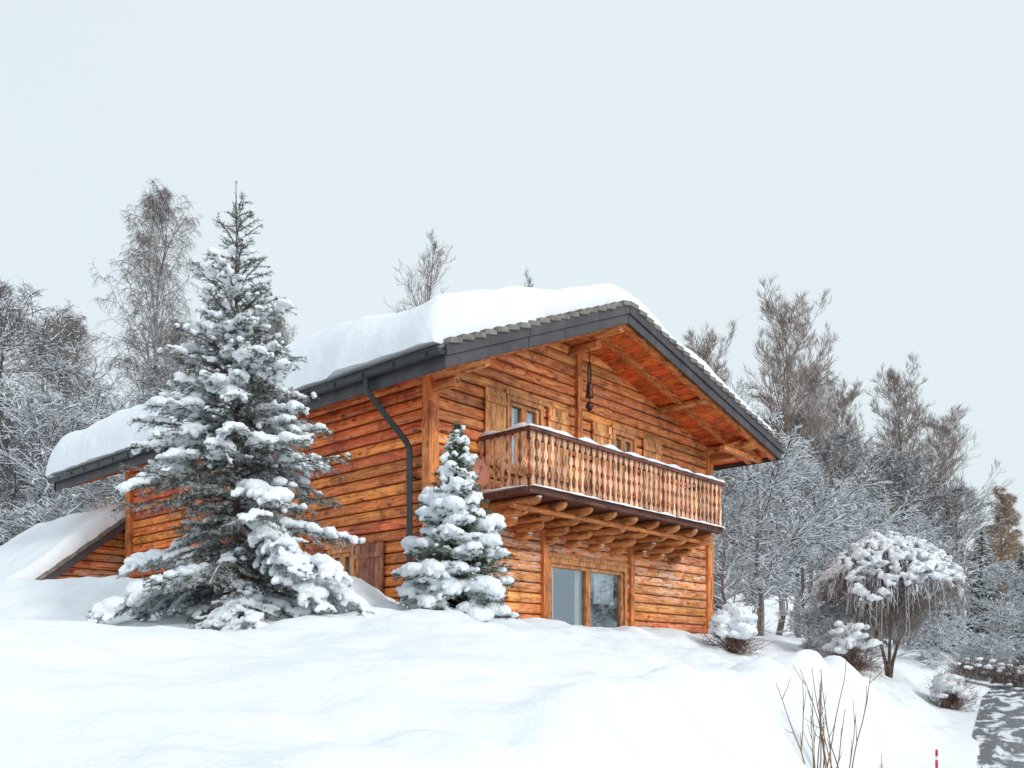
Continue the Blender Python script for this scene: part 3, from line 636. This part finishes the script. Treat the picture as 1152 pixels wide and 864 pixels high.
def fir(name,H,seed):
    rng=np.random.default_rng(seed);g=Geo();path(g,[(0,0,-.5),(0,0,H*.5),(0,0,H)],[H*.014,H*.009,.01],6,0)
    n=230;t=.06+.92*np.sort(rng.random(n));az=np.arange(n)*2.4;L=H*.24*(1.02-t)**.85*rng.uniform(.75,1.15,n)
    D=np.column_stack([np.cos(az),np.sin(az),.25*(t-.4)]);P=np.column_stack([0*t,0*t,t*H]);pts,ds=sprout(P,norm(D),L,4,.05,-.35,rng,.05)
    for s in range(4): tubes(g,pts[s],pts[s+1],.02,.015,3,0)
    k=14
    for s in range(4):
        for _ in range(k//2):
            q=rng.random((n,1));p=pts[s]*(1-q)+pts[s+1]*q;side_=norm(np.cross(ds[s+1],[0,0,1.]))*np.sign(rng.normal(size=(n,1)));d=norm(ds[s+1]*.6+side_*.8+np.array([0,0,-.25]));l=(L*.28*rng.uniform(.5,1.2,n))[:,None]
            w=np.cross(d,[0,0,1.])*.07*H/8
            e=p+d*l;V=np.stack([p-w*.6,p+w*.6,e+w*.5,e-w*.5],1);
            m_=(rng.random(n)<.75)
            Vd=V-np.array([0,0,.03]);g.add(Vd.reshape(-1,3),np.arange(4*n).reshape(-1,4),1)
            V2=V[m_]+np.array([0,0,.035]);g.add(V2.reshape(-1,3),np.arange(4*m_.sum()).reshape(-1,4),2)
    return g.build(name,[m_bark,m_dk,m_snow],False)
protoF=fir('fir_tree',8,9)
PH={'A':(protoA,14),'B':(protoB,12),'C':(protoC,6),'D':(protoD,10),'E':(protoE,2),'F':(protoF,8),'G':(protoG,10),'H':(protoH,16)}
used=set()
def place(k,x,y,H,rz=0,wide=1.,coll=None):
    ob,h=PH[k]
    if coll is None and k not in used: used.add(k);o=ob
    else:
        o=bpy.data.objects.new(ob.name.split('.')[0],ob.data);(coll or scene.collection).objects.link(o)
    s=H/h;o.location=(x,y,hz(x,y)-.05);o.scale=(s*wide,s*wide,s);o.rotation_euler=(0,0,rz);return o
L=[('A',-15.1,38,15.2,0,1),('A',-18,37,9.5,2,1.3),('G',-16.6,30,9.2,1,1.2),('C',-14.6,29,6,0,1.2),('G',-15.8,43,10.5,4,1.1),('A',-11.3,45,12.3,3,.9),
('H',-4.0,42,16.8,2,1.0),('H',.33,48,17.0,1,.7),('C',-16.2,33,7,2,1.1),('G',-19.5,39,9,4,1.2),('C',-13.2,33,6.6,3,1.2),('C',-18.5,32,5.5,5,1.3),('G',-13.8,36,8.0,0,1.1),
('B',11.6,40,14.4,1,1.1),('B',9.3,42,13.4,3,1.0),('A',14.3,44,13.0,5,1.1),('B',20.4,48,13.8,2,1.15),('B',16.9,46,12,4,1.05),('B',22.9,50,12,0,1.2),('G',12.8,41,10,2,1.2),('G',18.4,44,9,4,1.3),('G',15.6,43,9.5,1,1.2),('G',10.2,38,8.5,5,1.2),('G',22.5,46,8,1,1.3),
('D',29.3,55,10,0,1.2),('D',26.5,56,8.6,2,1.2),('D',31.5,58,10,4,1.2),('C',7.6,28,6.2,1,1.1),('C',9.7,31,5.8,4,1.2),('C',6.2,27,4.4,2,1.2),('C',12.2,33,5.4,0,1.2),
('F',20.5,40,6,0,1.1),('F',22.8,41,5.2,2,1.2),('F',17.8,38,4.6,1,1.2),('F',14.5,39,5.5,3,1.1),('C',15.6,36,5.0,3,1.3),('C',18.9,35,4.2,5,1.3),
('E',-12.4,27,1.6,0,1.3),('E',-14.2,28,2.2,2,1.3),('E',-11.6,29,1.8,3,1.3),('E',-15.8,27,2.0,1,1.5),('E',-13.4,25.5,1.3,5,1.5),('E',12.9,28,1.5,1,1.3),('E',8.6,24,1.3,2,1.3),('E',7.4,22.5,1.1,4,1.3),('E',16,31,1.3,1,1.4)]
for a in L: place(a[0],a[1],a[2],a[3],a[4],a[5])
fc=bpy.data.collections.new('forest_trees');r=random.Random(5)
for i in range(62):
    y=r.uniform(55,90);x=r.uniform(-.62,.62)*y
    if -.12<x/y<.2 and y<70: continue
    k=r.choice('GGBBFFDC');H={'G':10,'B':11,'C':6,'D':10,'F':9}[k]*r.uniform(.7,1.05)*(.62 if x>0 else .5)
    place(k,x,y,H,r.uniform(0,6),1.3,fc)
fe=empty('distant_forest');fe.instance_type='COLLECTION';fe.instance_collection=fc

def umbrella(name,x,y,H,R,seed):
    rng=np.random.default_rng(seed);par=empty(name,(x,y,hz(x,y)-.05));g=Geo()
    for s in range(6):
        a=s*1.1;path(g,[(0,0,-.2),(.08*math.cos(a),.08*math.sin(a),.4),(.22*math.cos(a),.22*math.sin(a),.9),(.5*math.cos(a),.5*math.sin(a),1.5),(.85*math.cos(a+.2),.85*math.sin(a+.2),2.2)],[.06,.045,.035,.025,.012],7,0)
    n=900;th=rng.random(n)*2*math.pi;rr=R*np.sqrt(rng.random(n))*(1+.06*np.sin(3*th+1)+.04*np.sin(5*th));zt=H*(.98-.36*(rr/R)**2.4)+rng.normal(size=n)*.055+.09*np.sin(2.2*rr*np.cos(th)+1)*np.sin(2.6*rr*np.sin(th))
    T=np.column_stack([rr*np.cos(th),rr*np.sin(th),zt]);S=T*np.array([.34,.34,0])+np.array([0,0,1.])*(.9+1.0*rng.random(n))[:,None]
    Mid=S*.4+T*.6+np.array([0,0,1])*.12;E=T+norm(T*np.array([1,1,0]))*.22*rng.random((n,1))-np.array([0,0,1])*(.12+1.1*rng.random(n)**1.3*(rr/R)**1.5)[:,None]
    tubes(g,S[::2],Mid[::2],.010,.008,4,1);tubes(g,Mid,T,.007,.005,3,1);tubes(g,T,E,.005,.0035,3,1)
    for (A,B_,k) in ((S,Mid,2),(Mid,T,5),(T,E,6)):
        idx=np.repeat(np.arange(n),k);q=rng.random((len(idx),1));P=A[idx]*(1-q)+B_[idx]*q;a,b=sprout(P,norm(B_-A)[idx],rng.uniform(.12,.42,len(idx)),2,.9,-.2,rng,.25)
        for s in range(2): tubes(g,a[s],a[s+1],.0048,.0036,3,1)
    g.build(name+'_branches',[m_bt2,m_bt3],False,par)
    g=Geo();m=rng.random(n)<.92;C=T[m]+np.array([0,0,.01]);blobs(g,C,rng.normal(size=C.shape)*np.array([1,1,.2]),rng.uniform(.05,.16,len(C)),rng.uniform(.045,.12,len(C)),rng.uniform(.03,.075,len(C)))
    m=rng.random(n)<.45;k_=rng.random((m.sum(),1))*.6;C=T[m]*(1-k_)+E[m]*k_;blobs(g,C,(E-T)[m]+rng.normal(size=C.shape)*.1,rng.uniform(.05,.12,len(C)),rng.uniform(.025,.05,len(C)),.03)
    m=rng.random(n)<.2;C=Mid[m]+np.array([0,0,.03]);blobs(g,C,(T-Mid)[m],.14,.035,.03)
    ob=g.build(name+'_snow',[m_snow],True,par);rm=ob.modifiers.new('r','REMESH');rm.mode='VOXEL';rm.voxel_size=.024;rm.use_smooth_shade=True
    tx=bpy.data.textures.new(name,'CLOUDS');tx.noise_scale=.06;dm=ob.modifiers.new('d','DISPLACE');dm.texture=tx;dm.strength=.07;dm.mid_level=.5
m_bt2=barkmat('ornamental_bark',(.13,.09,.065),True,.85,.1,.5)
m_bt3=barkmat('ornamental_twigs',(.22,.16,.13),True,1,-.35,.15)
umbrella('weeping_ornamental_tree',9.05,22,3.45,1.7,4)
def bush(name,x,y,H,R,seed,cap=.8):
    rng=np.random.default_rng(seed);par=empty(name,(x,y,hz(x,y)-.06));g=Geo();n=150
    th=rng.random(n)*6.283;el=rng.uniform(.1,1.5,n);D=np.column_stack([np.cos(th)*np.cos(el),np.sin(th)*np.cos(el),np.sin(el)]);L=np.full(n,1.)*rng.uniform(.7,1.05,n)
    a,b=sprout(np.zeros((n,3)),norm(D),L,4,.1,.0,rng,.12);a=a*np.array([R,R,H])
    for s in range(4): tubes(g,a[s],a[s+1],.007-.001*s,.006-.001*s,3,0)
    P=a[1:].reshape(-1,3);a2,b2=sprout(np.repeat(P,3,0),norm(np.repeat(P,3,0)+1e-3),rng.uniform(.1,.28,len(P)*3),2,.8,.1,rng,.2)
    for s in range(2): tubes(g,a2[s],a2[s+1],.004,.003,3,0)
    g.build(name+'_twigs',[m_twr],False,par)
    g=Geo();E=np.concatenate([a[-1],a[3]]);m=(rng.random(len(E))<cap)&(E[:,2]>H*.42)&(E[:,0]<R*.45);C=E[m];blobs(g,C,rng.normal(size=C.shape)*np.array([1,1,.1]),rng.uniform(.08,.19,len(C)),rng.uniform(.07,.15,len(C)),rng.uniform(.05,.09,len(C)))
    ob=g.build(name+'_snow',[m_snow],True,par);rm=ob.modifiers.new('r','REMESH');rm.mode='VOXEL';rm.voxel_size=.025;rm.use_smooth_shade=True
    tx=bpy.data.textures.new(name,'CLOUDS');tx.noise_scale=.1;dm=ob.modifiers.new('d','DISPLACE');dm.texture=tx;dm.strength=.04;dm.mid_level=.5
m_twr=barkmat('shrub_twigs',(.20,.125,.09),True,.8,0,.5)
bush('snow_capped_bush',4.15,17,.95,.6,3,.9)
bush('round_bush',7.6,20.5,1.1,.75,5,.45);bush('round_bush',10.3,21.5,.9,.6,7,.45)
def hedge(name,p0,p1,w,h,seed):
    rng=np.random.default_rng(seed);par=empty(name,(p0[0],p0[1],hz(*p0)-.05));v=np.array([p1[0]-p0[0],p1[1]-p0[1],hz(*p1)-hz(*p0)]);L=np.linalg.norm(v);d=v/L;s_=np.array([-d[1],d[0],0]);n=int(L*220)
    P=d*(rng.random((n,1))*L)+s_*(rng.uniform(-.5,.5,(n,1))*w);D=norm(rng.normal(size=(n,3))*.3+np.array([0,0,1]));a,b=sprout(P,D,rng.uniform(.5,1.,n)*h,3,.15,0,rng,.15);g=Geo()
    for k in range(3): tubes(g,a[k],a[k+1],.006,.005,3,0)
    P=a[1:].reshape(-1,3);P=np.repeat(P,2,0);a2,b2=sprout(P,norm(rng.normal(size=P.shape)),np.full(len(P),.14),2,.3,0,rng,.2)
    for k in range(2): tubes(g,a2[k],a2[k+1],.004,.003,3,0)
    g.build(name+'_twigs',[m_twr],False,par);g=Geo();m=rng.random(n)<.12;C=a[-1][m];blobs(g,C,rng.normal(size=C.shape)*np.array([1,1,.1]),.12,.08,.05);g.build(name+'_snow',[m_snow],True,par)
hedge('hedge',(14.2,29.5),(16.2,28.3),.8,.75,3)
def stems(name,x,y,H,n,R,seed):
    rng=np.random.default_rng(seed);g=Geo()
    for i in range(n):
        a=rng.random()*6.28;l=H*rng.uniform(.5,1.05);tilt=rng.uniform(.05,.36);dx,dy=math.cos(a)*math.sin(tilt),math.sin(a)*math.sin(tilt)
        b=rng.normal(size=2)*R;P=[np.array([b[0],b[1],-.15])];d=norm(np.array([dx,dy,1.]))
        for k in range(7): d=norm(d+rng.normal(size=3)*.07);P.append(P[-1]+d*(l+.15)/7)
        path(g,P,np.linspace(.0065,.0025,8),6)
        for k in (3,4,5,6):
            if rng.random()<.6:
                dd=norm(d+rng.normal(size=3)*.5+np.array([0,0,.3]));q=rng.uniform(.08,.22);path(g,[P[k],P[k]+dd*q*.5,P[k]+dd*q+np.array([0,0,.02])],[.004,.003,.002],5)
    g.build(name,[m_stem],True,None,(x,y,hz(x,y)))
m_stem=barkmat('dry_stem',(.30,.17,.10),True,.3,.6,.9)
stems('bare_shrub',2.72,8,1.14,16,.11,3)
stems('bare_shrub',3.4,8.4,.5,5,.05,8)
g=Geo();path(g,[(0,0,-.3),(0,0,.30),(0,0,.32)],[.018,.018,.011],10,0);path(g,[(0,0,.18),(0,0,.23)],.0195,10,1)
xk,yk=5.56,12.0
g.build('snow_stake',[plain('red_paint',(.6,.03,.05),.4,.1),plain('reflective_white',(.8,.8,.8),.3,.05)],False,None,(xk,yk,hz(xk,yk)))

# ------------------------------------------------------------------ light
w=bpy.data.worlds.new('World');scene.world=w;w.use_nodes=True;nt=w.node_tree;nt.nodes.clear()
sky=nt.nodes.new('ShaderNodeTexSky');sky.sky_type='NISHITA';sky.sun_disc=False;sky.sun_elevation=rad(36);sky.sun_rotation=rad(130);sky.dust_density=4;sky.air_density=1.5
b1=nt.nodes.new('ShaderNodeBackground');b1.inputs[1].default_value=.1;nt.links.new(sky.outputs[0],b1.inputs[0])
b2=nt.nodes.new('ShaderNodeBackground');tc=nt.nodes.new('ShaderNodeTexCoord');nn=nt.nodes.new('ShaderNodeTexNoise');nn.inputs['Scale'].default_value=1.6;nn.inputs['Detail'].default_value=3
nt.links.new(tc.outputs['Generated'],nn.inputs['Vector']);rp=nt.nodes.new('ShaderNodeValToRGB');nt.links.new(nn.outputs['Fac'],rp.inputs[0])
rp.color_ramp.elements[0].position=.3;rp.color_ramp.elements[0].color=(.79,.89,.95,1);rp.color_ramp.elements[1].position=.7;rp.color_ramp.elements[1].color=(.84,.93,.975,1)
nt.links.new(rp.outputs[0],b2.inputs[0]);b2.inputs[1].default_value=1.0
ms=nt.nodes.new('ShaderNodeMixShader');ms.inputs[0].default_value=.92;nt.links.new(b1.outputs[0],ms.inputs[1]);nt.links.new(b2.outputs[0],ms.inputs[2])
wo=nt.nodes.new('ShaderNodeOutputWorld');nt.links.new(ms.outputs[0],wo.inputs[0])
sl=bpy.data.lights.new('sun','SUN');sl.energy=1.4;sl.angle=rad(12);sl.color=(1,.97,.93);so_=bpy.data.objects.new('sun',sl);scene.collection.objects.link(so_)
az=rad(130);el=rad(36);sv_=Vector((math.sin(az)*math.cos(el),math.cos(az)*math.cos(el),math.sin(el)));so_.rotation_euler=(-sv_).to_track_quat('-Z','Y').to_euler();so_.location=(0,-5,20)
scene.view_settings.view_transform='Standard';scene.view_settings.look='None';scene.view_settings.exposure=0
cd=bpy.data.cameras.new('camera');cd.sensor_width=36;cd.lens=36*1031/1152;cd.shift_y=(750-432)/1152;cd.clip_end=3000;cd.clip_start=.05
co=bpy.data.objects.new('camera',cd);scene.collection.objects.link(co);co.location=(0,0,0);co.rotation_euler=(rad(90),0,0);scene.camera=co
